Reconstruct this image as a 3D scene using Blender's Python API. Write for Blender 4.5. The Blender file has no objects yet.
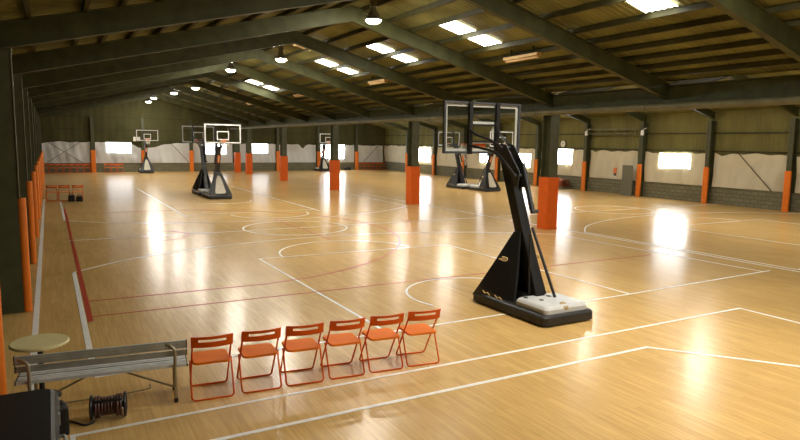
import bpy, math, random
from mathutils import Vector, Matrix
random.seed(7)
C = bpy.context.scene.collection
S = bpy.context.scene

# ------------------------------------------------------------------ camera, world, exposure
H = 3.1
yaw, pitch, roll = .51189196, .123463114, -.0145718199
F = Vector((math.sin(yaw)*math.cos(pitch), math.cos(yaw)*math.cos(pitch), -math.sin(pitch)))
R0 = Vector((math.cos(yaw), -math.sin(yaw), 0)); D0 = F.cross(R0)
RX = R0*math.cos(roll) + D0*math.sin(roll); DN = -R0*math.sin(roll) + D0*math.cos(roll)
cd = bpy.data.cameras.new('camera'); cam = bpy.data.objects.new('camera', cd); C.objects.link(cam)
cd.sensor_width = 36; cd.lens = 623.358/800*36; cd.clip_start = .05; cd.clip_end = 300
m = Matrix(((RX.x, -DN.x, -F.x, 0), (RX.y, -DN.y, -F.y, 0), (RX.z, -DN.z, -F.z, H), (0, 0, 0, 1)))
cam.matrix_world = m
S.camera = cam
w = bpy.data.worlds.new('world'); S.world = w; w.use_nodes = True
w.node_tree.nodes['Background'].inputs[0].default_value = (.75, .85, 1, 1)
w.node_tree.nodes['Background'].inputs[1].default_value = .2
S.view_settings.view_transform = 'Standard'; S.view_settings.look = 'None'
S.view_settings.gamma = 1; S.view_settings.exposure = 0.92
try: S.view_settings.use_curve_mapping = False
except Exception: pass
LAMP = 330.0      # radiance of a high-bay lamp lens
WIN = 13.0         # radiance of the daylight panes
SKY = 10.0         # radiance of the roof-light sheets

# ------------------------------------------------------------------ materials
def nt(name):
    m = bpy.data.materials.new(name); m.use_nodes = True
    n = m.node_tree; b = n.nodes['Principled BSDF']
    return m, n, b
def ramp(n, fac, stops):
    r = n.nodes.new('ShaderNodeValToRGB')
    while len(r.color_ramp.elements) < len(stops): r.color_ramp.elements.new(.5)
    for e, (p, c) in zip(r.color_ramp.elements, stops): e.position = p; e.color = (*c, 1)
    n.links.new(fac, r.inputs[0]); return r.outputs[0]
def noise(n, scale, detail=3, vec=None, dist=0):
    t = n.nodes.new('ShaderNodeTexNoise'); t.inputs['Scale'].default_value = scale
    t.inputs['Detail'].default_value = detail; t.inputs['Distortion'].default_value = dist
    if vec: n.links.new(vec, t.inputs['Vector'])
    return t.outputs['Fac']
def coords(n, scale=(1, 1, 1), rot=(0, 0, 0)):
    tc = n.nodes.new('ShaderNodeTexCoord'); mp = n.nodes.new('ShaderNodeMapping')
    mp.inputs['Scale'].default_value = scale; mp.inputs['Rotation'].default_value = rot
    n.links.new(tc.outputs['Object'], mp.inputs[0]); return mp.outputs[0]
def bump(n, b, h, strength=.3, dist=.02):
    bp = n.nodes.new('ShaderNodeBump'); bp.inputs['Strength'].default_value = strength
    bp.inputs['Distance'].default_value = dist
    n.links.new(h, bp.inputs['Height']); n.links.new(bp.outputs[0], b.inputs['Normal'])
def plain(name, col, rough=.5, metal=0, var=.12, scale=6, spec=.5):
    m, n, b = nt(name)
    v = coords(n)
    f = noise(n, scale, 3, v)
    lo = tuple(c*(1-var) for c in col); hi = tuple(min(1, c*(1+var)) for c in col)
    n.links.new(ramp(n, f, [(.3, lo), (.7, hi)]), b.inputs['Base Color'])
    b.inputs['Roughness'].default_value = rough; b.inputs['Metallic'].default_value = metal
    b.inputs['Specular IOR Level'].default_value = spec
    return m
def glow(name, col, s):
    m, n, b = nt(name)
    n.nodes.remove(b); e = n.nodes.new('ShaderNodeEmission')
    e.inputs[0].default_value = (*col, 1); e.inputs[1].default_value = s
    n.links.new(e.outputs[0], n.nodes['Material Output'].inputs[0]); return m

# wooden court floor
def floor_mat():
    m, n, b = nt('court_floor_wood')
    v = coords(n, rot=(0, 0, math.pi/2))
    br = n.nodes.new('ShaderNodeTexBrick'); n.links.new(v, br.inputs['Vector'])
    br.inputs['Scale'].default_value = 1; br.inputs['Brick Width'].default_value = 1.1
    br.inputs['Row Height'].default_value = .11; br.inputs['Mortar Size'].default_value = .0012
    br.inputs['Color1'].default_value = (.69, .455, .178, 1); br.inputs['Color2'].default_value = (.62, .398, .146, 1)
    br.inputs['Mortar'].default_value = (.42, .25, .09, 1); br.offset = .37
    g = noise(n, 1.0, 4, coords(n, (28, 1.6, 1)), .4)
    gm = ramp(n, g, [(.3, (.86, .84, .80)), (.7, (1.07, 1.06, 1.05))])
    mx = n.nodes.new('ShaderNodeMix'); mx.data_type = 'RGBA'; mx.blend_type = 'MULTIPLY'; mx.inputs[0].default_value = 1
    n.links.new(br.outputs[0], mx.inputs[6]); n.links.new(gm, mx.inputs[7])
    big = noise(n, .35, 2, coords(n))
    bm_ = ramp(n, big, [(.35, (.95, .94, .92)), (.65, (1.05, 1.05, 1.05))])
    mx2 = n.nodes.new('ShaderNodeMix'); mx2.data_type = 'RGBA'; mx2.blend_type = 'MULTIPLY'; mx2.inputs[0].default_value = 1
    n.links.new(mx.outputs[2], mx2.inputs[6]); n.links.new(bm_, mx2.inputs[7])
    n.links.new(mx2.outputs[2], b.inputs['Base Color'])
    rn = noise(n, 1.3, 3, coords(n))
    mr = n.nodes.new('ShaderNodeMapRange'); n.links.new(rn, mr.inputs[0])
    mr.inputs[3].default_value = .235; mr.inputs[4].default_value = .265
    n.links.new(mr.outputs[0], b.inputs['Roughness'])
    b.inputs['Specular IOR Level'].default_value = .21
    return m
M = {}
M['floor'] = floor_mat()
M['line_white'] = plain('white_line_paint', (.90, .89, .86), .4, var=.05)
M['line_red'] = plain('red_line_paint', (.46, .045, .015), .4, var=.1, spec=.3)

def cladding(name, col, axis='x', period=.2, var=.25):
    m, n, b = nt(name)
    v = coords(n, (1, 1, 1))
    f = noise(n, .9, 4, coords(n, (1, 1, .35)))
    lo = tuple(c*(1-var) for c in col); hi = tuple(c*(1+var) for c in col)
    n.links.new(ramp(n, f, [(.3, lo), (.7, hi)]), b.inputs['Base Color'])
    wv = n.nodes.new('ShaderNodeTexWave'); wv.bands_direction = axis.upper(); wv.inputs['Scale'].default_value = 1/period*.314*1.0
    wv.inputs['Distortion'].default_value = 0
    n.links.new(v, wv.inputs['Vector']); bump(n, b, wv.outputs['Fac'], .6, .03)
    b.inputs['Roughness'].default_value = .8; b.inputs['Specular IOR Level'].default_value = .25
    return m
M['clad_y'] = cladding('brown_wall_cladding', (.165, .152, .050), 'y')
M['clad_x'] = cladding('olive_wall_cladding', (.070, .066, .024), 'x', .6)
M['clad_left'] = cladding('dark_green_cladding', (.040, .046, .012), 'y')
M['roof'] = cladding('roof_sheet', (.165, .158, .052), 'y', .18, .35)
def blocks():
    m, n, b = nt('concrete_blockwork')
    tc = n.nodes.new('ShaderNodeTexCoord'); sx = n.nodes.new('ShaderNodeSeparateXYZ'); cx = n.nodes.new('ShaderNodeCombineXYZ')
    n.links.new(tc.outputs['Object'], sx.inputs[0]); ad = n.nodes.new('ShaderNodeMath'); ad.operation = 'ADD'
    n.links.new(sx.outputs[0], ad.inputs[0]); n.links.new(sx.outputs[1], ad.inputs[1])
    n.links.new(ad.outputs[0], cx.inputs[0]); n.links.new(sx.outputs[2], cx.inputs[1])
    br = n.nodes.new('ShaderNodeTexBrick'); n.links.new(cx.outputs[0], br.inputs['Vector'])
    br.inputs['Scale'].default_value = 1; br.inputs['Brick Width'].default_value = .42; br.inputs['Row Height'].default_value = .21
    br.inputs['Mortar Size'].default_value = .018
    br.inputs['Color1'].default_value = (.21, .20, .125, 1); br.inputs['Color2'].default_value = (.165, .155, .095, 1)
    br.inputs['Mortar'].default_value = (.11, .10, .06, 1)
    n.links.new(br.outputs[0], b.inputs['Base Color']); b.inputs['Roughness'].default_value = .85
    bump(n, b, br.outputs['Fac'], -.4, .01)
    return m
M['block'] = blocks()
M['steel'] = plain('olive_painted_steel', (.062, .066, .027), .55, .0, .25, 3)
M['steel_roof'] = plain('olive_roof_steel', (.054, .056, .019), .6, .0, .25, 3, .3)
M['purlin'] = plain('brown_purlin_steel', (.045, .042, .013), .6, .0, .25, 3, .3)
M['gutter'] = plain('grey_brown_gutter', (.125, .12, .065), .5, .1, .2, 2)
M['pad'] = plain('orange_foam_pad', (.70, .115, .006), .55, 0, .08, 4, .25)
M['pad_round'] = plain('orange_foam_sleeve', (.80, .20, .02), .55, 0, .08, 4, .25)
M['seat'] = plain('orange_seat_plastic', (.90, .20, .008), .6, 0, .05, 8, .12)
M['chair_metal'] = plain('orange_enamelled_steel', (.76, .115, .005), .5, 0, .06, 8, .2)
def tarp(name, col):
    m, n, b = nt(name)
    f = noise(n, 1.4, 4, coords(n, (1, 1, .5)), 1.2)
    n.links.new(ramp(n, f, [(.25, tuple(c*.86 for c in col)), (.7, col)]), b.inputs['Base Color'])
    b.inputs['Roughness'].default_value = .6
    bump(n, b, f, .7, .12)
    tr = n.nodes.new('ShaderNodeBsdfTranslucent'); tr.inputs[0].default_value = (*col, 1)
    ms = n.nodes.new('ShaderNodeMixShader'); ms.inputs[0].default_value = .3
    n.links.new(b.outputs[0], ms.inputs[1]); n.links.new(tr.outputs[0], ms.inputs[2])
    n.links.new(ms.outputs[0], n.nodes['Material Output'].inputs[0])
    return m
M['tarp'] = tarp('white_tarpaulin', (.87, .88, .88))
M['tarp_y'] = tarp('cream_tarpaulin', (.88, .82, .64))
M['faded'] = plain('faded_rust_red_enamel', (.30, .085, .035), .55, 0, .25, 6, .25)
M['black'] = plain('black_powder_coat', (.013, .013, .014), .38, 0, .2, 5)
M['black_rough'] = plain('black_plastic', (.018, .018, .018), .5, 0, .25, 8)
M['grey_board_frame'] = plain('dark_grey_board_frame', (.07, .075, .085), .4, .3, .1)
M['lid'] = plain('pale_grey_plastic', (.60, .61, .62), .45, 0, .06, 6)
M['cream'] = plain('cream_panel_plastic', (.58, .55, .47), .45, 0, .06, 6)
M['cap'] = plain('ochre_cap_plastic', (.36, .25, .09), .5)
M['board_white'] = plain('white_board_paint', (.86, .86, .84), .4, 0, .03)
M['rim'] = plain('orange_rim_steel', (.85, .15, .02), .35, 0, .05)
M['net'] = plain('white_net_cord', (.80, .78, .72), .8, 0, .05)
M['label_orange'] = plain('orange_label', (.82, .22, .06), .5, 0, .05)
M['label_gold'] = plain('gold_label', (.78, .58, .26), .4, 0, .05)
M['alu'] = plain('brushed_aluminium', (.72, .74, .75), .4, .1, .12, 9)
M['alu_dark'] = plain('shaded_aluminium', (.42, .43, .41), .45, .1, .15, 9)  # darker copy for the upright back slats, their shade put into the colour
M['tube'] = plain('grey_steel_tube', (.42, .38, .28), .35, .7, .1)
M['rubber'] = plain('black_rubber', (.02, .02, .02), .7)
M['table'] = plain('cream_table_top', (.70, .62, .32), .5, 0, .06, 5)
M['case'] = plain('black_leatherette', (.011, .010, .009), .5, 0, .4, 30, .3)
M['brown'] = plain('dark_brown_plastic', (.085, .028, .018), .4, 0, .5, 22)
M['clock_face'] = plain('white_clock_face', (.75, .73, .62), .5, 0, .03)
M['white_box'] = plain('white_enamel', (.85, .85, .82), .4, 0, .03)
M['wood_strip'] = plain('pale_batten_board', (.72, .52, .27), .6, 0, .1)
M['grey_board'] = plain('grey_green_board', (.15, .145, .10), .6, 0, .1)
M['reflector'] = plain('spun_aluminium_reflector', (.30, .30, .28), .35, .8, .05)
M['window'] = glow('daylit_frosted_pane', (.93, .97, 1.0), WIN)
M['window_soft'] = glow('shaded_side_frosted_pane', (.95, .97, 1.0), WIN*.28)
M['skylight'] = glow('daylit_roof_sheet', (1.0, .98, .90), SKY)
M['lamp'] = glow('lit_lamp_lens', (1.0, .93, .79), LAMP)
def glass():
    m, n, b = nt('clear_acrylic'); n.nodes.remove(b)
    t = n.nodes.new('ShaderNodeBsdfTransparent'); t.inputs[0].default_value = (.93, .94, .93, 1)
    g = n.nodes.new('ShaderNodeBsdfGlossy'); g.inputs['Roughness'].default_value = .03; g.inputs[0].default_value = (.9, .9, .9, 1)
    ms = n.nodes.new('ShaderNodeMixShader'); ms.inputs[0].default_value = .06
    n.links.new(t.outputs[0], ms.inputs[1]); n.links.new(g.outputs[0], ms.inputs[2])
    n.links.new(ms.outputs[0], n.nodes['Material Output'].inputs[0]); return m
M['glass'] = glass()

# ------------------------------------------------------------------ mesh builder
class MB:
    def __init__(s): s.v = []; s.f = []; s.sm = []
    def add(s, vs, fs, smooth=False):
        o = len(s.v); s.v += [tuple(v) for v in vs]; s.f += [tuple(i+o for i in f) for f in fs]; s.sm += [smooth]*len(fs); return s
    def box(s, a, b):
        x0, y0, z0 = a; x1, y1, z1 = b
        return s.add([(x0,y0,z0),(x1,y0,z0),(x1,y1,z0),(x0,y1,z0),(x0,y0,z1),(x1,y0,z1),(x1,y1,z1),(x0,y1,z1)],
                     [(3,2,1,0),(4,5,6,7),(0,1,5,4),(1,2,6,5),(2,3,7,6),(3,0,4,7)])
    def bar(s, a, b, wd, dp, up=(0, 0, 1)):
        a = Vector(a); b = Vector(b); d = (b-a).normalized(); u = Vector(up)
        r = d.cross(u)
        if r.length < 1e-5: r = d.cross(Vector((1, 0, 0)))
        r.normalize(); u = r.cross(d)
        vs = []
        for p in (a, b):
            for i, j in ((-1,-1),(1,-1),(1,1),(-1,1)): vs.append(p + r*i*wd/2 + u*j*dp/2)
        return s.add(vs, [(0,1,2,3),(7,6,5,4),(0,4,5,1),(1,5,6,2),(2,6,7,3),(3,7,4,0)])
    def tube(s, pts, r, n=8, closed=False, cap=True):
        P = [Vector(p) for p in pts]; k = len(P); vs = []; fs = []
        t0 = (P[1]-P[0]).normalized(); ref = Vector((0, 0, 1)) if abs(t0.z) < .9 else Vector((1, 0, 0))
        nrm = t0.cross(ref).normalized()
        for i in range(k):
            if closed: t = (P[(i+1) % k]-P[i-1]).normalized()
            else: t = ((P[min(i+1, k-1)]-P[i]).normalized() + (P[i]-P[max(i-1, 0)]).normalized()).normalized()
            nrm = (nrm - t*nrm.dot(t)).normalized(); bn = t.cross(nrm)
            rr = r[i] if isinstance(r, (list, tuple)) else r
            for j in range(n):
                a = 2*math.pi*j/n; vs.append(P[i] + (nrm*math.cos(a) + bn*math.sin(a))*rr)
        for i in range(k if closed else k-1):
            for j in range(n):
                a = i*n+j; b = i*n+(j+1) % n; c = ((i+1) % k)*n
                fs.append((a, b, c+(j+1) % n, c+j))
        s.add(vs, fs, True)
        if cap and not closed:
            o = len(s.v)-len(vs)
            s.f += [tuple(o+j for j in reversed(range(n))), tuple(o+(k-1)*n+j for j in range(n))]; s.sm += [False]*2
        return s
    def prism(s, poly, z0, z1, bev=0, T=None):
        # poly in local xy, extruded z0..z1, with an optional chamfer on the top edge
        n = len(poly); cx = sum(p[0] for p in poly)/n; cy = sum(p[1] for p in poly)/n
        def ring(k, z): return [(cx+(x-cx)*k[0], cy+(y-cy)*k[1], z) for x, y in poly]
        wx = max(abs(p[0]-cx) for p in poly); wy = max(abs(p[1]-cy) for p in poly)
        rings = [ring((1, 1), z0), ring((1, 1), z1-bev)]
        if bev: rings += [ring((1-bev*.5/wx, 1-bev*.5/wy), z1-bev*.3), ring((1-bev/wx, 1-bev/wy), z1)]
        vs = sum(rings, []); fs = []
        if T: vs = [T @ Vector(v) for v in vs]
        for r in range(len(rings)-1):
            for i in range(n): fs.append((r*n+i, r*n+(i+1) % n, (r+1)*n+(i+1) % n, (r+1)*n+i))
        fs += [tuple(reversed(range(n))), tuple((len(rings)-1)*n+i for i in range(n))]
        return s.add(vs, fs)
    def lathe(s, prof, n=24, c=(0, 0, 0), T=None):
        vs = []; fs = []
        for r, z in prof:
            for j in range(n):
                a = 2*math.pi*j/n; v = Vector((c[0]+r*math.cos(a), c[1]+r*math.sin(a), c[2]+z)); vs.append(T @ v if T else v)
        for i in range(len(prof)-1):
            for j in range(n): fs.append((i*n+j, i*n+(j+1) % n, (i+1)*n+(j+1) % n, (i+1)*n+j))
        return s.add(vs, fs, True)
    def sheet(s, fn, nu, nv, th, keep=None, off=None, smooth=True):
        # thick sheet over (u,v) in 0..1; off(u,v) gives thickness direction
        idx = {}; vs = []; fs = []
        def vid(i, j, k):
            key = (i, j, k)
            if key not in idx:
                p = Vector(fn(i/nu, j/nv)); 
                if k: p = p + Vector(off)*th
                idx[key] = len(vs); vs.append(p)
            return idx[key]
        K = {(i, j) for i in range(nu) for j in range(nv) if keep is None or keep((i+.5)/nu, (j+.5)/nv)}
        for i, j in K:
            fs.append((vid(i,j,0), vid(i+1,j,0), vid(i+1,j+1,0), vid(i,j+1,0)))
            fs.append((vid(i,j+1,1), vid(i+1,j+1,1), vid(i+1,j,1), vid(i,j,1)))
            for (di, dj), (a, b) in {(-1,0):((i,j+1),(i,j)), (1,0):((i+1,j),(i+1,j+1)), (0,-1):((i,j),(i+1,j)), (0,1):((i+1,j+1),(i,j+1))}.items():
                if (i+di, j+dj) not in K: fs.append((vid(*b,0), vid(*a,0), vid(*a,1), vid(*b,1)))
        return s.add(vs, fs, smooth)
    def build(s, name, mat, parent=None):
        me = bpy.data.meshes.new(name); me.from_pydata([tuple(v) for v in s.v], [], s.f)
        me.polygons.foreach_set('use_smooth', s.sm); me.update()
        import bmesh
        bm = bmesh.new(); bm.from_mesh(me); bmesh.ops.recalc_face_normals(bm, faces=bm.faces); bm.to_mesh(me); bm.free()
        if any(s.sm):
            try: me.set_sharp_from_angle(angle=math.radians(40))
            except Exception: pass
        me.materials.append(M[mat] if isinstance(mat, str) else mat)
        o = bpy.data.objects.new(name, me); C.objects.link(o)
        if parent: o.parent = parent
        return o
def tag(o, label=None, cat=None, group=None, kind=None):
    if label: o['label'] = label
    if cat: o['category'] = cat
    if group: o['group'] = group
    if kind: o['kind'] = kind
    return o
def empty(name, loc=(0, 0, 0), rz=0, label=None, cat=None, group=None):
    o = bpy.data.objects.new(name, None); C.objects.link(o); o.empty_display_size = .1
    o.location = loc; o.rotation_euler = (0, 0, rz); return tag(o, label, cat, group)
def kids(o): return [c for c in bpy.data.objects if c.parent == o]
def dup(o, loc, rz=0, label=None, group=None, parent=None):
    c = o.copy(); C.objects.link(c)
    if parent: c.parent = parent
    else:
        c.location = loc; c.rotation_euler = (0, 0, rz)
        if label: c['label'] = label
        if group: c['group'] = group
    for ch in kids(o): dup(ch, None, parent=c)
    return c
def structure(o): o['kind'] = 'structure'; return o
def rrect(x0, y0, x1, y1, r, n=5):
    p = []
    for cx, cy, a0 in ((x1-r, y0+r, -90), (x1-r, y1-r, 0), (x0+r, y1-r, 90), (x0+r, y0+r, 180)):
        for k in range(n+1):
            a = math.radians(a0+90*k/n); p.append((cx+r*math.cos(a), cy+r*math.sin(a)))
    return p

# ------------------------------------------------------------------ building shell
XL, XM, YB, YF = -1.0, 16.05, -6.0, 63.8
def XW(y): return 31.85 + .04*(y-17)         # the right wall runs slightly out of square
RZ, SL = 7.2, .27                           # ridge height and slope of both roofs
XR2 = 24.2
fl = MB(); fl.box((XL-.1, YB-.1, -.2), (XW(YF)+.3, YF+.1, 0)); floor = structure(fl.build('floor', 'floor'))

def wall_strip(name, p0, p1, zt, mat, th=.12, inward=(1, 0, 0)):
    a = Vector((*p0, 0)); b = Vector((*p1, 0)); o = -Vector(inward)*th
    q = [a, b, b+o, a+o]
    vs = [(v.x, v.y, 0) for v in q] + [(v.x, v.y, zt) for v in q]
    return structure(MB().add(vs, [(3,2,1,0),(4,5,6,7),(0,1,5,4),(1,2,6,5),(2,3,7,6),(3,0,4,7)]).build(name, mat))
wall_strip('wall_left', (XL, YB), (XL, YF), 5.03, 'clad_left')
wall_strip('wall_right', (XW(YB), YB), (XW(YF), YF), 5.48, 'clad_y', inward=(-1, 0, 0))
def zl(x): return RZ - (SL if x > 8 else .243)*abs(x-8)
def zr(x): return RZ - SL*abs(x-XR2)
def gable(name, y, th, mat):
    o = MB(); xe = XW(y)
    prof = [(XL, 0), (xe, 0), (xe, zr(xe)+.03), (XR2, RZ+.03), (XM, zl(XM)+.03), (8, RZ+.03), (XL, zl(XL)+.03)]
    n = len(prof); vs = [(x, y, z) for x, z in prof] + [(x, y+th, z) for x, z in prof]
    o.add(vs, [tuple(range(n)), tuple(reversed(range(n, 2*n)))] + [(i, (i+1) % n, (i+1) % n+n, i+n) for i in range(n)])
    return structure(o.build(name, mat))
gable('wall_far', YF, .12, 'clad_x'); gable('wall_near', YB-.12, .12, 'clad_x')
# block plinths under the cladding
structure(MB().box((XL, YF-.07, 0), (XW(YF), YF, .86)).build('baseboard_far', 'block'))
b = MB(); ys = [YB, YF]; b.add([(XW(y)-dx, y, z) for z in (0, .92) for y in ys for dx in (0, .07)], [(0,1,3,2),(4,6,7,5),(0,4,5,1),(2,3,7,6),(1,5,7,3),(0,2,6,4)])
structure(b.build('baseboard_right', 'block'))
structure(MB().box((XL, YB, 0), (XL+.05, YF, .8)).build('baseboard_left', 'clad_left'))
# girts on the walls (horizontal rails)
tn = 0
def trim(mb, mat):
    global tn; tn += 1
    return structure(mb.build('trim_%d' % tn, mat))
for z in (3.86, 2.88):
    trim(MB().bar((XW(YB)-.04, YB, z), (XW(YF)-.04, YF, z), .09, .07), 'purlin')
for z in (2.85, 3.9, 5.0):
    trim(MB().bar((XL, YF-.04, z), (XW(YF) if z < 4.8 else 15.8, YF-.04, z), .09, .07), 'purlin')
for z in (3.0, 4.0):
    trim(MB().bar((XL+.04, YB, z), (XL+.04, YF, z), .09, .07), 'steel')

# roof sheets
def roof(name, xs, zf):
    o = MB(); th = .05
    vs = []; fs = []
    def xx(x, y): return XW(y) if x == 'w' else x
    for y in (YB, YF):
        for x in xs:
            X = xx(x, y); vs.append((X, y, zf(X))); vs.append((X, y, zf(X)+th))
    k = len(xs)*2
    for i in range(len(xs)-1):
        a = 2*i
        fs += [(a, a+2, a+2+k, a+k), (a+1, a+1+k, a+3+k, a+3)]
    fs += [(0, 1, 1+k, k), (k-2, 2*k-2, 2*k-1, k-1)]
    o.add(vs, fs); return structure(o.build(name, 'roof'))
ceil = roof('ceiling', [XL-.1, 8, XM], zl)
ceil2 = roof('ceiling_side_bay', [XM, XR2, 'w'], zr)
PX = [8.4, 9.25, 10.05, 11.08, 12.05, 12.75, 13.45, 14.1, 14.75, 15.35]
for x in PX + [16-x for x in PX] + [-.2]:
    z = zl(x)
    MB().box((x-.025, YB, z-.13), (x+.025, YF, z-.01)).box((x-.025, YB, z-.14), (x+.05, YF, z-.13)).build('purlin', 'purlin', ceil)
for x in [XR2+d for d in (-7, -5.6, -4.2, -2.8, -1.4, 1.4, 2.8, 4.2, 5.6, 6.8)]:
    z = zr(x)
    MB().box((x-.03, YB, z-.14), (x+.03, YF, z-.02)).build('purlin', 'purlin', ceil2)

# rafters: tapered I-beams, one frame each
def rafter(y, xs, zf, dep):
    o = MB()
    for (xa, xb) in zip(xs[:-1], xs[1:]):
        za, zb = zf(xa)-.13, zf(xb)-.13
        o.add([(xa, y-.012, za), (xb, y-.012, zb), (xb, y-.012, zb-dep), (xa, y-.012, za-dep),
               (xa, y+.012, za), (xb, y+.012, zb), (xb, y+.012, zb-dep), (xa, y+.012, za-dep)],
              [(0,1,2,3),(7,6,5,4),(0,4,5,1),(3,2,6,7),(0,3,7,4),(1,5,6,2)])
        for zo in (-dep, 0):
            o.bar((xa, y, za+zo), (xb, y, zb+zo), .17, .02)
    return o
LY = [-1.9, 2.9, 7.75, 12.5, 17.35, 22.3, 27.25, 32.2, 37.2, 42.2, 47.3, 52.2, 57.2]
for y in LY:
    structure(rafter(y, [XL+.05, 8, XM], zl, .42).build('rafter', 'steel_roof'))
RY = [3.9, 8.35, 12.8, 17.32, 21.82, 26.47, 31.24, 36.37, 41.43, 46.6, 51.89, 57.6]
for y in RY:
    structure(rafter(y, [XM, XR2, XW(y)-.05], zr, .36).build('rafter', 'steel_roof'))
# valley beam along the middle columns
structure(MB().box((XM-.16, YB, 4.34), (XM+.16, YF, 4.36)).box((XM-.02, YB, 4.36), (XM+.02, YF, 4.86)).box((XM-.16, YB, 4.86), (XM+.16, YF, 4.88)).build('valley_beam', 'steel_roof'))
pp = empty('drain_pipe', (15.74, 0, 4.26), 0, 'long grey-brown pipe running beneath the valley beam over the middle columns', 'pipe')
MB().tube([(0, YB+.1, 0), (0, YF-.1, 0)], .11, 12).build('pipe_run', 'gutter', pp)
for y in [3.2+2.45*k for k in range(24)]:
    MB().tube([(0, y-.035, 0), (0, y+.035, 0)], .13, 12).build('coupling', 'gutter', pp)

# roof lights: pale corrugated sheets lit by the sky
wn = 0
def window_name():
    global wn; wn += 1; return 'window_%d' % wn
def skylight(y0, y1):
    for (a, b_) in ((10.14, 10.98), (11.17, 11.94)):
        o = MB(); N = 20
        def fn(u, v): 
            x = a+(b_-a)*v; return (x, y0+(y1-y0)*u, zl(x)-.03-.012*math.cos(u*math.pi*10))
        o.sheet(fn, N, 2, .006, off=(0, 0, 1)); structure(o.build(window_name(), 'skylight'))
for y0, y1 in ((5.2, 6.0), (9.2, 10.03), (15.22, 16.03), (20.1, 20.93), (25.13, 25.97), (35.95, 36.95)):
    skylight(y0, y1)
o = MB(); o.sheet(lambda u, v: (8.75+.7*v, 23.6+1.0*u, zl(8.75+.7*v)-.06), 2, 2, .006, off=(0, 0, 1))
o.build('patch_sheet', 'wood_strip', ceil)
# unlit strip lights on the right slope
k = 0
for y in (15.0, 24.5, 34.2, 44.0):
    t = empty('strip_light', (12.55, y, zl(12.55)-.33), 0,
              ['pale unlit strip light under the roof, nearest of the row', 'unlit strip light second in the row under the right roof slope',
               'unlit strip light third in the row under the right roof slope', 'unlit strip light farthest of the row under the roof'][k], 'strip light', 'unlit strip lights under the roof')
    MB().box((-.09, -.78, .04), (.09, .78, .12)).build('housing', 'wood_strip', t)
    MB().tube([(0, -.74, 0), (0, .74, 0)], .035, 10).build('fluorescent_tube', 'wood_strip', t)
    for s in (-1, 1): MB().box((-.02, s*.5-.02, .12), (.02, s*.5+.02, .33)).build('hanger', 'purlin', t)
    k += 1

# ------------------------------------------------------------------ lamps
def make_lamp(loc, label, group):
    t = empty('high_bay_lamp', loc, 0, label, 'ceiling lamp', group)
    MB().lathe([(.07, .36), (.09, .26), (.13, .20), (.215, .02), (.23, 0), (.215, .004), (.12, .19), (.04, .21)], 24).build('reflector', 'reflector', t)
    MB().lathe([(.001, .02), (.205, .02), (.205, .0), (.18, -.05), (.1, -.09), (.001, -.10)], 24).build('lens', 'lamp', t)
    MB().lathe([(.001, .52), (.10, .52), (.11, .50), (.11, .36), (.001, .36)], 16).build('gear_housing', 'reflector', t)
    MB().tube([(0, 0, .52), (0, 0, .80)], .012, 6).build('hook', 'purlin', t)
    return t
L0 = make_lamp((7.95, 15.8, 6.42), 'round high-bay lamp glowing under the ridge, nearest and largest in view', 'high-bay lamps under the roof ridges')
names = {25.3: 'glowing high-bay lamp under the ridge, second nearest in view', 30.5: 'glowing high-bay lamp under the ridge, third nearest in view',
         42.5: 'small bright high-bay lamp under the ridge, fourth from the camera', 48.1: 'small bright high-bay lamp under the ridge, fifth from the camera',
         54.9: 'small bright high-bay lamp near the far wall, sixth from the camera', 60.5: 'tiny bright high-bay lamp closest to the far wall'}
for y, lb in names.items(): dup(L0, ({25.3: 8.5, 30.5: 7.75, 42.5: 8.5, 48.1: 8.1, 54.9: 7.65}.get(y, 8.0), y, 6.42), 0, lb)
for y in (-1.5, 2.5, 6.6): dup(L0, (7.95, y, 6.42), 0, 'unseen high-bay lamp added above the camera to light the foreground, ' + {-1.5: 'rearmost', 2.5: 'middle one', 6.6: 'foremost'}[y])  # out-of-view lamps added overhead to brighten the near floor
for k, y in enumerate((3, 9.5, 16, 22.5, 29, 35.5, 42, 48.5, 55)): dup(L0, (23.6, y, 6.42), 0, 'unseen high-bay lamp added to light the side bay, %s from the camera' % ['nearest', 'second', 'third', 'fourth', 'fifth', 'sixth', 'seventh', 'eighth', 'ninth'][k])  # hidden lamps added beyond the beam to light the side bay floor

# ------------------------------------------------------------------ columns with orange pads
def hcol(mb, x0, x1, y0, y1, z1, t=.025):
    xm = (x0+x1)/2
    mb.box((x0, y0, 0), (x1, y0+t, z1)).box((x0, y1-t, 0), (x1, y1, z1)).box((xm-t/2, y0+t, 0), (xm+t/2, y1-t, z1)); return mb
ords = ['nearest', 'second', 'third', 'fourth', 'fifth', 'sixth', 'seventh', 'eighth', 'ninth', 'tenth', 'eleventh']
mc = None
for k, y in enumerate((17.4, 27.28, 37.3, 47.37, 57.2)):
    lb = 'freestanding steel column with a square orange pad, %s of the middle row' % (ords[k] if k < 4 else 'farthest')
    if mc is None:
        mc = empty('steel_column', (XM, y, 0), 0, lb, 'column', 'padded columns of the middle row')
        hcol(MB(), -.2, .2, -.22, .22, 4.34).build('post', 'steel', mc)
        o = MB(); o.prism(rrect(-.26, -.27, .26, .27, .03, 3), 0.005, 1.92, .015); o.build('foam_pad', 'pad', mc)
    else: dup(mc, (XM, y, 0), 0, lb)
# extra column close behind the fifth (the photo shows two side by side)
dup(mc, (XM, 61.2, 0), 0, 'freestanding padded steel column standing just left of the farthest middle column')
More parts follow.
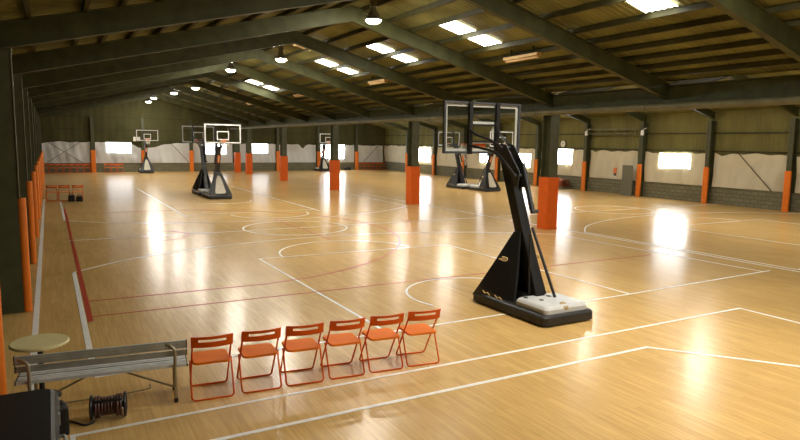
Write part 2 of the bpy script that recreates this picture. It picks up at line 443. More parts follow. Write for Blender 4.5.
# left wall: slim columns with round sleeves
lc = None
for k, y in enumerate((7.6, 12.75, 17.65, 22.5, 27.5, 32.5, 37.4, 42.3, 47.4, 52.3, 57.3)):
    lb = 'left wall column with a round orange foam sleeve, %s from the camera' % ords[k]
    if lc is None:
        lc = empty('wall_column', (-.66, y, 0), 0, lb, 'column', 'padded columns along the left wall')
        hcol(MB(), -.36, .06, -.05, .05, 4.75).build('post', 'steel', lc)
        MB().tube([(.05, -.062, 2.06), (.05, -.062, 4.5)], .012, 6).build('conduit', 'gutter', lc)
        o = MB()
        o.lathe([(.001, .006), (.068, .006), (.072, .03), (.072, 2.01), (.062, 2.04), (.001, 2.04)], 20, (.075, 0, 0)); o.build('foam_pad', 'pad_round', lc)
    else: dup(lc, (-.54, y, 0), 0, lb)
# right wall
rc = None
for k, y in enumerate(RY[2:]):
    lb = ('right wall column with a flat orange pad, %s from the camera' % ords[k])
    x = XW(y)-.44
    if rc is None:
        rc = empty('wall_column', (x, y, 0), 0, lb, 'column', 'padded columns along the right wall')
        o = MB(); o.box((-.02, -.12, 0), (0.005, .12, 4.55)).box((.40, -.12, 0), (.425, .12, 4.55)).box((0, -.012, 0), (.4, .012, 4.55)); o.build('post', 'steel', rc)
        MB().prism(rrect(-.08, -.15, .06, .15, .04, 4), .005, 2.0, .015).build('foam_pad', 'pad_round', rc)
    else: dup(rc, (x, y, 0), 0, lb)
# far wall
fc = None
FX = (3.5, 7.78, 12.15, 20.9, 25.45, 30.0)
fl_ = ['at the end of the long row of orange chairs', 'half hidden behind the far-left hoop', 'just left of the back-to-back hoops', 'left of the middle columns',
       'beside the white hoop at the far wall', 'left of the red chairs in the far right corner']
for k, x in enumerate(FX):
    lb = 'far wall column with an orange pad, ' + fl_[k]
    if fc is None:
        fc = empty('wall_column', (x, YF-.34, 0), 0, lb, 'column', 'padded columns along the far wall')
        hcol(MB(), -.13, .13, -.02, .26, 5.0).build('post', 'steel', fc)
        MB().prism(rrect(-.19, -.10, .19, .06, .04, 4), .005, 2.03, .015).build('foam_pad', 'pad_round', fc)
    else: dup(fc, (x, YF-.34, 0), 0, lb)

# ------------------------------------------------------------------ tarpaulins and windows
def tarpaulin(P, L, z0, z1, hole, mat, label, inw, group, dips=(), seed=0):
    rnd = random.Random(seed); ph = [rnd.uniform(0, 6.28) for _ in range(8)]
    nu = max(10, int(L/.1)); nv = 18
    def top(u):
        d = .03*math.sin(u*L*5+ph[0]) + .025*math.sin(u*L*2.1+ph[1])
        for (c, wd, am) in dips: d -= am*math.exp(-((u*L-c)/wd)**2)
        return z1 + d
    def fn(u, v):
        z = z0 + (top(u)-z0)*v
        s = u*L
        d = .035*math.sin(s*4.1+ph[2]+1.2*math.sin(v*3+ph[3])) + .02*math.sin(s*9.3+ph[4]+v*4) + .03*math.sin(v*7+s*1.3+ph[5]) + .09
        p = P(s); return (p[0]+inw[0]*d, p[1]+inw[1]*d, z)
    keep = None
    if hole:
        a, b_, c, d_ = hole
        keep = lambda u, v: not (a < u*L < b_ and c < z0+(z1-z0)*v < d_)
    o = MB(); o.sheet(fn, nu, nv, .006, keep, (inw[0], inw[1], 0))
    return tag(o.build('tarpaulin', mat), label, 'tarpaulin', group)
def pane(p0, p1, z0, z1, inw, mat='window'):
    o = MB(); d = Vector((*inw, 0)); a = Vector((*p0, 0)); b_ = Vector((*p1, 0))
    vs = [a+d*.01, b_+d*.01, b_+d*.03, a+d*.03]
    o.add([(v.x, v.y, z) for z in (z0, z1) for v in vs], [(3,2,1,0),(4,5,6,7),(0,1,5,4),(1,2,6,5),(2,3,7,6),(3,0,4,7)])
    w_ = structure(o.build(window_name(), mat))
    f = MB()
    for z in (z0, z1): f.bar(a+d*.03+Vector((0, 0, z)), b_+d*.03+Vector((0, 0, z)), .05, .04)
    for q in (a, b_): f.bar(q+d*.03+Vector((0, 0, z0)), q+d*.03+Vector((0, 0, z1)), .04, .05)
    f.build('window_frame', 'white_box', w_)
    return w_
fw = [(-.85, 3.3, None, ((.3, .5, .15),)), (3.7, 7.6, (4.6, 6.75, 1.76, 2.72), ((3.9, .6, .55),)), (7.95, 12.0, None, ((0.3, 1.2, .5), (1.6, .5, .05))),
      (12.35, 16.2, (13.5, 15.6, 1.72, 2.72), ()), (16.5, 20.7, (18.2, 19.9, 1.82, 2.74), ()), (21.1, 25.2, None, ((2.6, .3, .35),)),
      (25.65, 29.75, (25.85, 28.6, 1.3, 2.74), ((1, .5, .05),)), (30.25, 33.4, None, ((1, .5, .05),))]
fl2 = ['crossed by two brace rods at the left end', 'with a window opening right of the first far column', 'with a sagging top edge behind the left hoops',
       'around the window behind the pair of padded columns', 'around the small window between middle columns', 'creased and folded at the top, behind a middle column',
       'brightly lit around the window behind the far hoop', 'in the far right corner above the red chairs']
for k, (a, b_, wnd, dips) in enumerate(fw):
    hole = (wnd[0]-a, wnd[1]-a, wnd[2], wnd[3]) if wnd else None
    tarpaulin(lambda s, a=a: (a+s, YF-.05), b_-a, .84, 2.74, hole, 'tarp', 'white tarpaulin on the far wall, ' + fl2[k], (0, -1), 'tarpaulins on the far wall', dips, k)
    if wnd: pane((wnd[0]-.03, YF), (wnd[1]+.03, YF), wnd[2]-.04, wnd[3]+.04, (0, -1), 'window' if k == 6 else 'window_soft')
rw = [(17.5, 21.6, None), (22.05, 26.3, (23.1, 25.3, 1.84, 2.70)), (26.9, 31.0, None), (31.5, 36.1, (32.8, 34.75, 1.76, 2.78)), (36.6, 41.2, (37.4, 39.0, 1.3, 2.35)),
      (41.7, 46.3, (42.6, 44.4, 1.5, 2.6)), (46.8, 51.6, None), (52.2, 57.3, (53.0, 55.5, 1.2, 2.62)), (57.9, 63.6, None), (13.0, 17.1, None)]
rl = ['with a diagonal brace across it, nearest fully in view', 'around the large bright window nearest the camera', 'behind the small orange and black sign', 'around the window below the wall clock',
      'around the window left of the big middle column', 'behind the twin hoops', 'left of the twin hoops', 'brightly lit beside the second middle column', 'in the far corner beyond the hoops', 'cut off by the right edge of the view']
for k, (a, b_, wnd) in enumerate(rw):
    hole = (wnd[0]-a, wnd[1]-a, wnd[2], wnd[3]) if wnd else None
    tarpaulin(lambda s, a=a: (XW(a+s)-.06, a+s), b_-a, .94, 2.76, hole, 'tarp_y', 'cream tarpaulin on the right wall, ' + rl[k], (-1, 0), 'tarpaulins on the right wall', ((b_-a-.5, .25, .08),), 20+k)
    if wnd: pane((XW(wnd[0])-.0, wnd[0]-.03), (XW(wnd[1])-.0, wnd[1]+.03), wnd[2]-.04, wnd[3]+.04, (-1, 0))
# brace rods across bays
def rod(p, q, label):
    tag(MB().tube([p, q], .022, 6).build('brace_rod', 'purlin'), label, 'brace rod', 'diagonal wall brace rods')
rod((XW(20.2)-.24, 20.2, 2.86), (XW(18.2)-.24, 18.2, .94), 'diagonal steel brace rod crossing the nearest cream tarpaulin')
rod((10.2, YF-.24, 2.8), (11.9, YF-.24, .9), 'diagonal brace rod right of the sagging white tarpaulin')
rod((-.2, YF-.24, 2.8), (2.6, YF-.24, .9), 'falling diagonal brace rod at the left end of the far wall')
rod((2.6, YF-.30, 2.8), (-.2, YF-.30, .9), 'rising diagonal brace rod at the left end of the far wall')
rod((32.8, YF-.24, 2.8), (30.9, YF-.24, .9), 'diagonal brace rod in the far right corner')

# ------------------------------------------------------------------ court lines
def strips(mb, segs, z):
    for pts, wd in segs:
        z += .00015
        P = [Vector((p[0], p[1])) for p in pts]; n = len(P); L = []; Rr = []
        closed = (P[0]-P[-1]).length < 1e-6
        for i in range(n):
            if closed: t = (P[(i+1) % (n-1)]-P[(i-1) % (n-1)]).normalized()
            else: t = ((P[min(i+1, n-1)]-P[i]) if i < n-1 else (P[i]-P[i-1])).normalized(); 
            if not closed and 0 < i < n-1: t = ((P[i+1]-P[i]).normalized()+(P[i]-P[i-1]).normalized()).normalized()
            nn = Vector((-t.y, t.x))*wd/2; L.append(P[i]+nn); Rr.append(P[i]-nn)
        vs = [(p.x, p.y, z) for p in L]+[(p.x, p.y, z) for p in Rr]+[(p.x, p.y, .0) for p in L]+[(p.x, p.y, .0) for p in Rr]
        fs = []
        for i in range(n-1): fs += [(i, n+i, n+i+1, i+1), (i, i+1, 2*n+i+1, 2*n+i), (n+i+1, n+i, 3*n+i, 3*n+i+1)]
        mb.add(vs, fs)
def arc(cx, cy, r, a0, a1, n=40): return [(cx+r*math.cos(math.radians(a0+(a1-a0)*i/n)), cy+r*math.sin(math.radians(a0+(a1-a0)*i/n))) for i in range(n+1)]
def smooth(pts, n=6):
    out = []
    for i in range(len(pts)-1):
        p0 = pts[max(i-1, 0)]; p1 = pts[i]; p2 = pts[i+1]; p3 = pts[min(i+2, len(pts)-1)]
        for k in range(n):
            t = k/n; out.append(tuple(.5*((2*p1[j])+(-p0[j]+p2[j])*t+(2*p0[j]-5*p1[j]+4*p2[j]-p3[j])*t*t+(-p0[j]+3*p1[j]-3*p2[j]+p3[j])*t**3) for j in range(len(p1))))
    return out+[pts[-1]]
W = []
def court(dx, halves=(0, 1)):
    q = lambda pts: [(x+dx, y) for x, y in pts]
    for s in halves:
        mir = (lambda pts: [(x, 42.6-y) for x, y in pts]) if s else (lambda pts: pts)
        top = 8.78
        a3 = [(.38, 16.1), (1.83, 17.38), (3.96, 18.32), (6.1, 18.78), (7.85, 18.88), (9.6, 18.78), (11.3, 18.4), (13.3, 17.55), (15.3, 16.1)]
        a3 = smooth(a3)
        W.append((q(mir([(.38, top)]+a3+[(15.6, 8.95)])), .05))
        W.append((q(mir([(4.71, 8.85), (4.71, 15.95), (10.56, 15.85), (10.56, 8.85)])), .06))
        W.append((q(arc(8.15, 25.95, 1.65, 180, 360) if s else arc(7.35, 15.95, 1.98, 0, 180)), .055))
        W.append((q(mir(arc(7.65, 10.38, 1.43, -25 if not s else 0, 200 if not s else 180))), .05))
    W.append((q([(.38, 8.76), (5.6, 8.76), (10.57, 8.83), (15.9, 9.0)]), .05))
    W.append((q([(.4, 21.2), (15.6, 21.2)]), .05))
    W.append((q(arc(7.65, 21.3, 1.85, 0, 360)), .06))
court(0); court(16.3, (0,))
W += [([(-.33, 2), (-.33, 36)], .09), ([(.39, 26.7), (.37, 34.5)], .08), ([(.37, 16.0), (.385, 9.4)], .085),
      ([(.075, 1.5), (.075, 7.06), (11.57, 7.06), (11.55, 1.0)], .07),
      ([(.2, 6.28), (7.96, 6.28), (10.9, 2.6)], .065), ([(4.71, 26), (4.71, 42)], .06), ([(10.5, 26.1), (10.65, 42.3)], .06),
      ([(16.42, 4), (16.42, 34)], .05)]
mb = MB(); strips(mb, W, .003); structure(mb.build('white_court_lines', 'line_white', floor))
RL = [([(.485, 11.55), (.47, 31.2)], .085), ([(.5, 11.88), (15, 11.9)], .04)]
ra = arc(2.46, 20.9, 8.1, -75, 75)
RL += [([(.5, 13.06), (4.0, 13.04)]+ra[1:-1]+[(4.0, 28.76), (.5, 28.74)], .05), ([(7.72, 18.2), (7.72, 24.1)], .05), (arc(2.75, 21.2, 1.12, -90, 90), .06)]
mb = MB(); strips(mb, RL, .004); structure(mb.build('red_court_lines', 'line_red', floor))

# ------------------------------------------------------------------ portable hoops (local y: rear of base = 0, shooting direction +y)
def make_hoop(loc, rz, label):
    t = empty('basketball_hoop', loc, rz, label, 'basketball hoop')
    # base tray
    b = MB(); b.prism(rrect(-.60, .02, .60, 2.14, .12, 5), .03, .20, .04)
    base = b.build('base', 'black_rough', t)
    for x, y in ((-.5, .15), (.5, .15), (-.5, 1.95), (.5, 1.95)): MB().tube([(x, y, 0.001), (x, y, .04)], .05, 12).build('foot', 'rubber', base)
    lid = MB().prism(rrect(-.50, .10, .50, .94, .09, 5), .19, .335, .06).build('ballast_lid', 'lid', t)
    MB().lathe([(.001, .012), (.065, .012), (.085, 0), (.085, -.03)], 20, (0, 0, 0), Matrix.Translation((-.03, .155, .315)) @ Matrix.Rotation(math.radians(35), 4, 'X')).build('filler_cap', 'cap', lid)
    for x, y in ((-.2, .55), (-.35, .8), (.12, .72)): MB().lathe([(.001, .006), (.04, .006), (.045, 0)], 14, (x, y, .336)).build('drain_plug', 'rubber', lid)
    # A-shaped shroud: two side panels and a front face with a pale inset
    def tri(pts, off):
        o = Vector(off); n = len(pts); P = [Vector(p) for p in pts]
        return MB().add([*P, *[p+o for p in P]], [tuple(range(n)), tuple(reversed(range(n, 2*n)))]+[(i, (i+1) % n, (i+1) % n+n, i+n) for i in range(n)])
    for s in (-1, 1):
        sp = tri([(s*.60, 2.10, .14), (s*.57, 1.95, .34), (s*.15, 1.42, 1.46), (s*.12, 1.30, 1.46), (s*.30, 1.12, .62), (s*.42, 1.05, .18)], (-s*.035, 0, 0)).build('side_panel', 'black', t)
        # gold swoosh mark on the panel
        sw = MB(); 
        c0 = Vector((s*.375, 1.42, .95)); nrm = Vector((s*.93, .0, .30))
        pts = [(-.10, -.02), (-.02, -.035), (.08, -.03), (.115, 0), (.10, .03), (.0, .035), (-.05, .02)]
        u = Vector((0, -1, 0)); v = Vector((-s*.33, 0, .94))
        sw.tube([c0+nrm*.02+u*a+v*b_ for a, b_ in pts], .011, 6)
        sw.tube([c0+nrm*.02+u*a+v*b_ for a, b_ in ((-.12, -.03), (.0, 0), (.07, .0))], .010, 6)
        sw.build('logo', 'label_gold', sp)
        for (yy, z) in ((1.25, .26), (1.62, .27)):
            MB().tube([(s*.615, yy-.10, z-.02), (s*.615, yy-.03, z+.02), (s*.615, yy+.05, z-.01), (s*.615, yy+.11, z+.03)], .009, 6).build('lettering', 'label_gold', sp)
    fr = tri([(-.58, 2.08, .16), (.58, 2.08, .16), (.54, 1.95, .36), (.15, 1.44, 1.46), (-.15, 1.44, 1.46), (-.54, 1.95, .36)], (0, -.03, -.015)).build('front_panel', 'black', t)
    ins = MB(); a = Vector((0, 1.44, 1.46)); bq = Vector((0, 2.0, .28)); d = (bq-a)
    nrm = Vector((0, .9, .43)).normalized()
    poly = [(-.06, .22), (.06, .22), (.15, .42), (.28, .95), (.22, 1.0), (-.22, 1.0), (-.28, .95), (-.15, .42)]
    P = [a+d*k+Vector((x, 0, 0))+nrm*.045 for x, k in poly]
    ins.add([*P, *[p-nrm*.05 for p in P]], [tuple(range(8)), tuple(reversed(range(8, 16)))]+[(i, (i+1) % 8, (i+1) % 8+8, i+8) for i in range(8)])
    ins.build('inset_panel', 'cream', fr)
    # post
    pb, pt = Vector((0, .86, .2)), Vector((0, 1.98, 3.05))
    up = (pt-pb).normalized()
    post = MB(); post.bar(pb, pt-up*.35, .20, .22, (0, 1, 0)); post.build('post', 'black', t)
    st = MB(); c = pb+(pt-pb)*.68; f = Vector((0, up.z, -up.y))
    st.bar(c+f*.105-up*.22, c+f*.105+up*.22, .13, .012, tuple(f)); sk = st.build('post_label', 'label_orange', t)
    MB().bar(c+f*.114-up*.15, c+f*.114+up*.12, .035, .006, tuple(f)).build('lettering', 'board_white', sk)
    # rear struts and the lift spring
    MB().tube([(.17, .60, .33), (.09, 1.20, 1.55)], .028, 10).build('strut', 'black', t)
    MB().tube([(-.09, 1.05, 1.45), (-.12, .98, .34)], .022, 8).build('strut', 'black', t)
    MB().tube([(.07, 1.20, 1.88), (.07, 1.52, 2.74)], .05, 12).build('lift_spring', 'black', t)
    MB().tube([(.0, 1.14, 1.86), (.15, 1.14, 1.86)], .035, 10).build('pivot', 'rubber', t)
    # head bracket: two side plates
    for s in (-1, 1):
        P = [(s*.10, 1.45, 2.30), (s*.10, 1.78, 2.25), (s*.10, 2.08, 3.02), (s*.10, 1.98, 3.12), (s*.10, 1.82, 3.08), (s*.10, 1.40, 2.58)]
        tri(P, (-s*.012, 0, 0)).build('bracket_plate', 'grey_board_frame', t)
    for (y, z) in ((1.95, 3.04), (1.50, 2.52)):
        MB().tube([(-.15, y, z), (.15, y, z)], .028, 10).build('pivot', 'grey_board_frame', t)
    YBd = 2.72
    for s in (-1, 1):
        up_ = smooth([(s*.13, 1.95, 3.04), (s*.19, 2.2, 3.17), (s*.30, 2.5, 3.27), (s*.36, YBd-.04, 3.38)], 5)
        lo_ = smooth([(s*.13, 1.50, 2.52), (s*.20, 1.95, 2.90), (s*.28, 2.4, 3.02), (s*.36, YBd-.04, 3.06)], 5)
        MB().tube(up_, .026, 10).build('arm', 'black', t); MB().tube(lo_, .028, 10).build('arm', 'black', t)
    # backboard
    bd = MB(); w_ = .96; z0, z1 = 2.90, 3.94
    bd.box((-w_+.03, YBd+.01, z0+.03), (w_-.03, YBd+.022, z1-.03)); board = bd.build('backboard', 'glass', t)
    f = MB()
    f.box((-w_, YBd-.03, z0), (w_, YBd+.03, z0+.045)).box((-w_, YBd-.03, z1-.045), (w_, YBd+.03, z1))
    f.box((-w_, YBd-.03, z0+.045), (-w_+.045, YBd+.03, z1-.045)).box((w_-.045, YBd-.03, z0+.045), (w_, YBd+.03, z1-.045))
    f.build('board_frame', 'grey_board_frame', board)
    f = MB(); y0, y1 = YBd+.022, YBd+.034; e = .045; g = .055
    f.box((-w_+e, y0, z0+e), (w_-e, y1, z0+e+g)).box((-w_+e, y0, z1-e-g), (w_-e, y1, z1-e))
    f.box((-w_+e, y0, z0+e+g), (-w_+e+g, y1, z1-e-g)).box((w_-e-g, y0, z0+e+g), (w_-e, y1, z1-e-g)); f.build('border_line', 'board_white', board)
    f = MB(); a_, b0, b1 = .305, 3.10, 3.55; g = .05
    f.box((-a_, y0, b0), (a_, y1, b0+g)).box((-a_, y0, b1-g), (a_, y1, b1)).box((-a_, y0, b0+g), (-a_+g, y1, b1-g)).box((a_-g, y0, b0+g), (a_, y1, b1-g)); f.build('target_square', 'board_white', board)
    for s in (-1, 1): MB().box((s*.34-.04, YBd-.07, z0-.01), (s*.34+.04, YBd+.005, z1)).build('mounting_rail', 'black', board)
    for z in (3.48, 3.14): MB().bar((-.34, YBd-.04, z), (.34, YBd-.04, z), .03, .035).build('cross_bar', 'black', board)
    # outer edge shows white from the front
    rim = empty_part('rim_mount', MB().box((-.10, YBd+.03, 3.0), (.10, YBd+.17, 3.10)), 'rim', t)
    cy = YBd+.15+.23
    MB().tube([(.228*math.cos(a), cy+.228*math.sin(a), 3.09) for a in [2*math.pi*k/32 for k in range(32)]], .011, 8, closed=True).build('rim', 'rim', t)
    net = MB(); N = 12
    lv = [(.222, 3.08), (.205, 2.94), (.165, 2.84), (.135, 2.74), (.125, 2.64)]
    for kk in range(N):
        for s in (-1, 1):
            net.tube([(r*math.cos(2*math.pi*(kk+s*.5*i)/N), cy+r*math.sin(2*math.pi*(kk+s*.5*i)/N), z) for i, (r, z) in enumerate(lv)], .0055, 4)
    net.build('net', 'net', t)
    return t
def empty_part(name, mb, mat, parent): return mb.build(name, mat, parent)
HP = make_hoop((7.78, 7.72, 0), 0, 'large portable basketball hoop seen from behind, black base with pale ballast lid')
pi = math.pi
dup(HP, (7.8, 35.25, 0), pi, 'portable hoop facing the camera, nearer of the back-to-back pair on the left court')
dup(HP, (7.75, 35.55, 0), 0, 'portable hoop facing away, behind the near one of the left back-to-back pair')
dup(HP, (7.78, 63.2, 0), pi, 'small distant hoop facing the camera at the far left wall')
dup(HP, (25.25, 63.1, 0), pi, 'small distant hoop half hidden behind a middle column at the far wall')
dup(HP, (25.25, 34.6, 0), pi, 'portable hoop facing the camera, right one of the twin hoops on the right court')
dup(HP, (25.05, 34.85, 0), 0, 'portable hoop facing away, left one of the twin hoops on the right court')

# ------------------------------------------------------------------ folding chairs (seat front towards +y)
def make_chair(loc, rz, label, group):
    t = empty('folding_chair', loc, rz, label, 'chair', group)
    w2 = .232
    def loop(y0, z0, y1, z1, w_, r, top=True, foot=True):
        # U frame: two legs joined by a rounded bar at the floor
        a = Vector((0, y1-y0, z1-z0)).normalized()
        pts = []
        pts.append((-w_, y1, z1)); 
        n = 5; c = .045
        foot0 = Vector((0, y0, z0+r))
        for k in range(n+1):
            th = k/n*math.pi/2; p = foot0 + a*(c-c*math.sin(th)); pts.append((-w_+c-c*math.cos(th), p.y, p.z))
        for k in range(n+1):
            th = (1-k/n)*math.pi/2; p = foot0 + a*(c-c*math.sin(th)); pts.append((w_-c+c*math.cos(th), p.y, p.z))
        pts.append((w_, y1, z1)); return pts
    # long frame: from backrest top (rear) to front foot
    MB().tube(loop(.25, 0, -.255, .77, w2-.008, .011), .011, 8).build('back_frame', 'chair_metal', t)
    MB().tube(loop(-.245, 0, -.03, .44, w2+.012, .011), .011, 8).build('rear_leg_frame', 'chair_metal', t)
    # backrest panel with slot, slightly curved
    def fn(u, v):
        x = (u-.5)*.485; z = .655+.142*v
        return (x, -.215-.30*(z-.675)-.0 + .9*x*x - .045, z)
    bk = MB(); bk.sheet(fn, 24, 8, .016, lambda u, v: not (.17 < u < .83 and .45 < v < .75), (0, -1, 0)); bk.build('backrest', 'chair_metal', t)
    s = MB(); s.prism(rrect(-.222, -.225, .222, .225, .07, 5), .437, .462, .012); s.build('seat', 'seat', t)
    for sx in (-1, 1): MB().tube([(sx*(w2+.008), -.035, .43), (sx*(w2-.04), -.035, .43)], .012, 8).build('hinge_bolt', 'chair_metal', t)
    return t
cl = ['left end of the front row beside the aluminium bench', 'second from the bench in the front row of six', 'third from the bench in the front row of six',
      'fourth from the bench in the front row of six', 'fifth from the bench in the front row of six', 'right end of the front row, nearest the big hoop']
xs = [1.39, 1.975, 2.54, 3.11, 3.685, 4.26]
ch = None
for k, x in enumerate(xs):
    loc = (x+.225, 7.595-.033*k, .0); rz = math.radians(-6+[0, 1, -1, .5, 0, -1.5][k])
    lb = 'orange folding chair at the ' + cl[k] if k in (0, 5) else 'orange folding chair, ' + cl[k]
    if ch is None: ch = make_chair(loc, rz, lb, 'orange folding chairs in the front row')
    else: dup(ch, loc, rz, lb)
# three chairs by the left wall
for k, (x, y) in enumerate(((.02, 34.95), (.555, 34.9), (1.14, 34.85))):
    dup(ch, (x, y, 0), 0, ['orange folding chair nearest the left wall in a distant group of three', 'middle orange chair of the distant group of three by the left wall',
        'right orange chair of the distant group of three, with black bags'][k], 'three orange chairs near the left wall')
for k in range(7):
    dup(ch, (-.35+.55*k, 63.0, 0), pi, 'small distant orange chair of the long far-wall row, %s from its left' % ords[k], 'far row of orange chairs, left')
for k in range(3):
    dup(ch, (4.6+.55*k, 63.0, 0), pi, 'small distant orange chair under the far wall window, %s of three' % ['left one', 'middle one', 'right one'][k], 'far row of orange chairs under the window')
for k in range(6):
    dup(ch, (30.45+.54*k, 63.0, 0), pi, 'small orange chair of the far right corner row, %s from its left' % ords[k], 'far row of orange chairs, right corner')
# folded chairs stacked flat on a pallet at the right wall
st = tag(MB().box((31.35, 32.55, 0), (32.3, 34.15, .14)).box((31.4, 32.6, .14), (32.25, 34.1, .16)).build('pallet', 'grey_board'), 'low grey-brown pallet under the stack by the right wall', 'pallet')
def folded():
    t = empty('folded_chair', (31.85, 33.3, .17), .05, 'x', 'folded chair', 'folded chairs stacked below the clock')
    pts = [(-.36, -.21, .012), (.38, -.21, .012), (.42, -.17, .012), (.42, .17, .012), (.38, .21, .012), (-.36, .21, .012)]
    MB().tube(pts, .012, 6).build('frame', 'faded', t)
    MB().prism(rrect(-.2, -.19, .2, .19, .06, 3), .014, .034, .005).build('seat', 'faded', t)
    MB().prism(rrect(-.40, -.22, -.29, .22, .03, 3), .0, .03, .005).build('backrest', 'faded', t)
    return t
fcx = folded(); fcx['label'] = 'folded rust-red chair under the wall clock, right stack, bottom layer on the pallet'
fcx.location = (31.85, 32.98, .162)
n = 0
for k in range(9):
    for yy in (32.98, 33.68):
        if k == 0 and yy == 32.98: continue
        dup(fcx, (31.85+.02*((k*3) % 4-1.5), yy+.012*((k*5) % 3-1), .162+.062*k), .05+.04*((k*7) % 5-2), 'folded rust-red chair under the clock, %s stack, %s layer from the pallet' % ('right' if yy < 33 else 'left', ['bottom', 'second', 'third', 'fourth', 'fifth', 'sixth', 'seventh', 'eighth', 'top'][k]))

# ------------------------------------------------------------------ foreground left: bench, table, reel, case
bn = empty('aluminium_bench', (.46, 7.765, 0), math.radians(-7), 'long aluminium team bench with slatted back beside the first orange chair', 'bench')
def slat(y0, y1, z0, z1, name, mat):
    o = MB(); o.box((-.88, y0, z0), (.88, y1, z1))
    for k in (1, 2): 
        if z1-z0 > y1-y0: o.box((-.88, y0-.004, z0+(z1-z0)*k/3-.004), (.88, y1+.004, z0+(z1-z0)*k/3+.004))
        else: o.box((-.88, y0+(y1-y0)*k/3-.004, z1), (.88, y0+(y1-y0)*k/3+.004, z1+.004))
    s_ = o.build(name, mat, bn)
    for s in (-1, 1): MB().box((s*.885-.006, y0-.003, z0-.003), (s*.885+.006, y1+.003, z1+.003)).build('end_cap', 'rubber', s_)
slat(-.175, -.145, .64, .735, 'back_slat', 'alu_dark')
slat(-.145, -.115, .545, .61, 'back_slat', 'alu_dark')
slat(-.185, -.02, .42, .455, 'seat_slat', 'alu')
slat(.01, .17, .42, .455, 'seat_slat', 'alu')
for s in (-1, 1):
    x = s*.75
    lg = MB(); lg.tube(smooth([(x, -.20, .03), (x, -.20, .35), (x, -.20, .60), (x-.02, -.19, .66), (x-.08, -.17, .70), (x-.14, -.135, .70)], 4), .019, 10)
    l1 = lg.build('leg', 'tube', bn); MB().tube([(x, -.20, .001), (x, -.20, .05)], .025, 10).build('rubber_foot', 'rubber', l1)
    l2 = MB().tube([(x, .20, .03), (x, .20, .41)], .019, 10).build('leg', 'tube', bn); MB().tube([(x, .20, .001), (x, .20, .05)], .025, 10).build('rubber_foot', 'rubber', l2)
    MB().tube([(x, -.20, .12), (x, .20, .12)], .012, 8).build('stretcher', 'tube', bn)
    MB().tube([(x, -.17, .17), (s*.18, -.06, .40)], .012, 8).build('folding_brace', 'tube', bn)
    MB().tube([(x, -.20, .385), (x, .20, .385)], .014, 8).build('seat_bracket', 'tube', bn)
MB().tube(smooth([(-.62, -.15, .16), (-.6, -.15, .14), (0, -.15, .155), (.42, -.15, .18), (.47, -.14, .21), (.46, -.13, .24)], 4), .009, 8).build('locking_rod', 'tube', bn)

tb = empty('round_table', (-.205, 8.33, 0), 0, 'small round cream-topped pedestal table behind the aluminium bench', 'table')
MB().lathe([(.001, .66), (.30, .66), (.315, .67), (.315, .69), (.305, .70), (.001, .70)], 40).build('table_top', 'table', tb)
MB().tube([(0, 0, .04), (0, 0, .66)], .03, 14).build('pedestal', 'rubber', tb)
MB().lathe([(.001, .005), (.20, .005), (.20, .02), (.05, .05), (.001, .05)], 28).build('base', 'rubber', tb)

rl_ = empty('cable_reel', (.445, 7.36, 0), math.radians(-8), 'dark brown cable reel with black end rings standing in front of the bench', 'cable reel')
for s in (-1, 1):
    MB().tube([(s*.17, .12*math.cos(a), .145+.125*math.sin(a)) for a in [2*pi*k/24 for k in range(24)]], .016, 8, closed=True).build('end_ring', 'black', rl_)
    o = MB()
    for k in range(3):
        a = 2*pi*k/3+.5; o.tube([(s*.17, 0, .145), (s*.17, .12*math.cos(a), .145+.12*math.sin(a))], .009, 6)
    o.build('spokes', 'brown', rl_)
rot = Matrix.Translation((0, 0, .145)) @ Matrix.Rotation(pi/2, 4, 'Y')
MB().lathe([(.001, -.155), (.035, -.155), (.035, .155), (.001, .155)], 20, (0, 0, 0), rot).build('axle', 'black', rl_)
o = MB()
for k in range(9):
    xx = -.125+.25*k/8; r_ = .112 if k in (0, 1, 7, 8) else .09
    o.tube([(xx, r_*math.cos(a), .145+r_*math.sin(a)) for a in [2*pi*j/20 for j in range(20)]], .015, 6, closed=True)
for k in range(8):
    xx = -.11+.22*k/7
    o.tube([(xx, .05*math.cos(a), .145+.05*math.sin(a)) for a in [2*pi*j/16 for j in range(16)]], .016, 6, closed=True)
o.build('wound_cable', 'brown', rl_)
o = MB(); o.tube([(-.13, -.09, .24), (.13, -.09, .24)], .016, 8); o.tube([(-.13, -.09, .24), (-.17, -.05, .25)], .012, 6).tube([(.13, -.09, .24), (.17, -.05, .25)], .012, 6); o.build('handle', 'black', rl_)
tag(MB().tube(smooth([(.30, 7.31, .012), (.2, 7.26, .012), (.08, 7.42, .012), (-.1, 7.56, .012), (-.35, 7.6, .012)], 5), .011, 6).build('power_cord', 'rubber'), 'black power cord trailing left along the floor from the cable reel', 'cord')

cs = empty('equipment_case', (-.475, 6.0, 0), 0, 'large black equipment case cut off by the lower left corner, beside the left wall', 'case')
MB().prism(rrect(-.43, -.85, .43, .85, .10, 6), .04, .54, .0).build('body', 'case', cs)
ld = MB().prism(rrect(-.438, -.858, .438, .858, .11, 6), .545, .66, .06).build('lid', 'case', cs)
MB().tube(smooth([(.435, -.42, .47), (.475, -.40, .48), (.48, -.2, .48), (.475, -.0, .48), (.435, .02, .47)], 4), .017, 8).build('handle', 'alu_dark', cs)
for y in (-.62, .25, .62): MB().box((.43, y-.04, .50), (.45, y+.04, .60)).build('latch', 'alu_dark', cs)
for x, y in ((-.35, -.75), (.35, -.75), (-.35, .75), (.35, .75)): MB().tube([(x, y, .001), (x, y, .04)], .04, 10).build('foot', 'rubber', cs)
tag(MB().prism(rrect(-.16, -.12, .16, .12, .05, 4), 0, .34, .05, Matrix.Translation((-.12, 7.2, .0)) @ Matrix.Rotation(.2, 4, 'Z')).build('black_bag', 'case'), 'small black bag between the equipment case and the bench', 'bag')

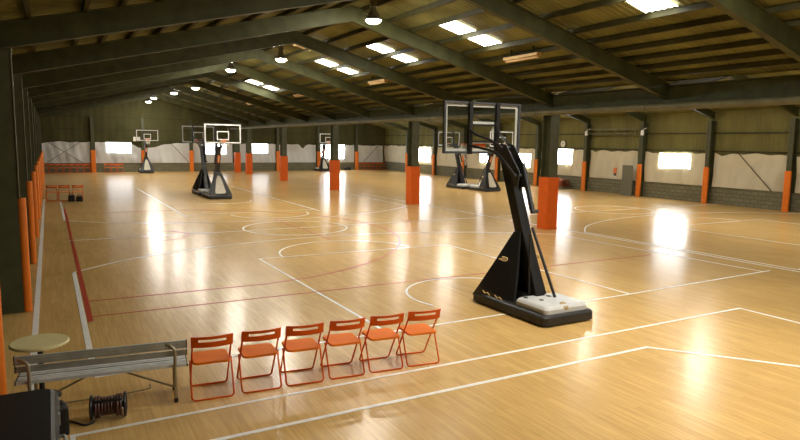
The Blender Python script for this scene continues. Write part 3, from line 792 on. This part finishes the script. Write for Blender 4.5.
# bags with the distant chairs
def bag(x, y, sx, sy, h, label):
    t = empty('sports_bag', (x, y, 0), random.uniform(-.2, .2), label, 'bag')
    MB().prism(rrect(-sx, -sy, sx, sy, min(sx, sy)*.5, 4), 0.0, h, .06).build('body', 'case', t)
    MB().tube(smooth([(-sx*.5, 0, h-.02), (-sx*.3, 0, h+.07), (sx*.3, 0, h+.07), (sx*.5, 0, h-.02)], 4), .012, 6).build('strap', 'rubber', t)
bag(.86, 34.45, .15, .11, .33, 'black bag on the floor beside the distant orange chairs, left one of two')
bag(1.2, 34.4, .15, .11, .27, 'lower black bag on the floor, right of the other bag by the chairs')
bag(28.7, 63.1, .38, .2, .32, 'black bag lying at the foot of the far wall under the bright window')

# wall clock
cy_ = 33.85; ck = empty('wall_clock', (XW(cy_)-.03, cy_, 3.17), 0, 'round wall clock with white face above the tarpaulin on the right wall', 'clock')
T = Matrix.Rotation(-pi/2, 4, 'Y')
MB().lathe([(.001, 0), (.30, 0), (.30, .07), (.25, .075), (.25, .05), (.001, .05)], 32, (0, 0, 0), T).build('case', 'black', ck)
MB().lathe([(.001, .056), (.25, .056), (.25, .045)], 32, (0, 0, 0), T).build('face', 'clock_face', ck)
MB().bar((-.062, 0, 0), (-.062, .0, .17), .02, .006).build('hand', 'black', ck); MB().bar((-.066, 0, 0), (-.066, -.10, .03), .02, .006, (1, 0, 0)).build('hand', 'black', ck)
# cable rack between two right-wall columns, with two flood lights
rk = empty('wall_rack', (0, 0, 0), 0, 'horizontal steel ladder rack between two columns high on the right wall', 'rack')
xa, xb = XW(31.2)-.5, XW(26.5)-.5
for z in (4.17, 3.86): MB().bar((xa, 31.2, z), (xb, 26.5, z), .05, .06).build('rail', 'gutter', rk)
for k in range(6):
    f = (k+.5)/6; MB().bar((xa+(xb-xa)*f, 31.2-4.7*f, 3.86), (xa+(xb-xa)*f, 31.2-4.7*f, 4.17), .05, .05).build('rung', 'gutter', rk)
def flood(y, z, label):
    t = empty('flood_light', (XW(y)-.62, y, z), 0, label, 'flood light', 'small white fittings beside the rack')
    MB().box((-.05, -.09, -.17), (.03, .09, .12)).build('housing', 'white_box', t)
    MB().tube([(.03, 0, 0), (.11, 0, 0)], .02, 8).build('bracket', 'black', t)
    MB().tube([(-.02, 0, .12), (-.02, -.16, .22), (-.02, -.3, .26)], .02, 8).build('bracket_arm', 'white_box', t)
flood(26.25, 3.93, 'small white flood light on the column at the right end of the wall rack')
flood(31.0, 3.93, 'small white flood light at the left end of the wall rack')
# little sign hanging on the tarpaulin
sg = empty('wall_sign', (XW(28.66)-.2, 28.66, 1.27), 0, 'small orange, white and black sign hanging low on the right wall tarpaulin', 'sign')
MB().box((-.01, -.13, .05), (.01, .13, .40)).build('orange_panel', 'label_orange', sg)
MB().box((-.012, -.09, -.10), (.012, .09, .05)).build('black_panel', 'black', sg)
MB().box((-.014, -.09, -.20), (.008, .09, -.10)).build('white_panel', 'white_box', sg)
# leaning grey board
tag(MB().box((31.52, 26.78, 0), (31.60, 27.55, 1.9)).build('leaning_board', 'grey_board'), 'tall grey-green board standing left of the padded right wall column', 'board')
# white notice on the far wall
tag(MB().box((6.95, YF-.30, 2.88), (7.55, YF-.0, 3.28)).build('notice_box', 'white_box'), 'small white box on the far wall left of the distant hoop', 'box')
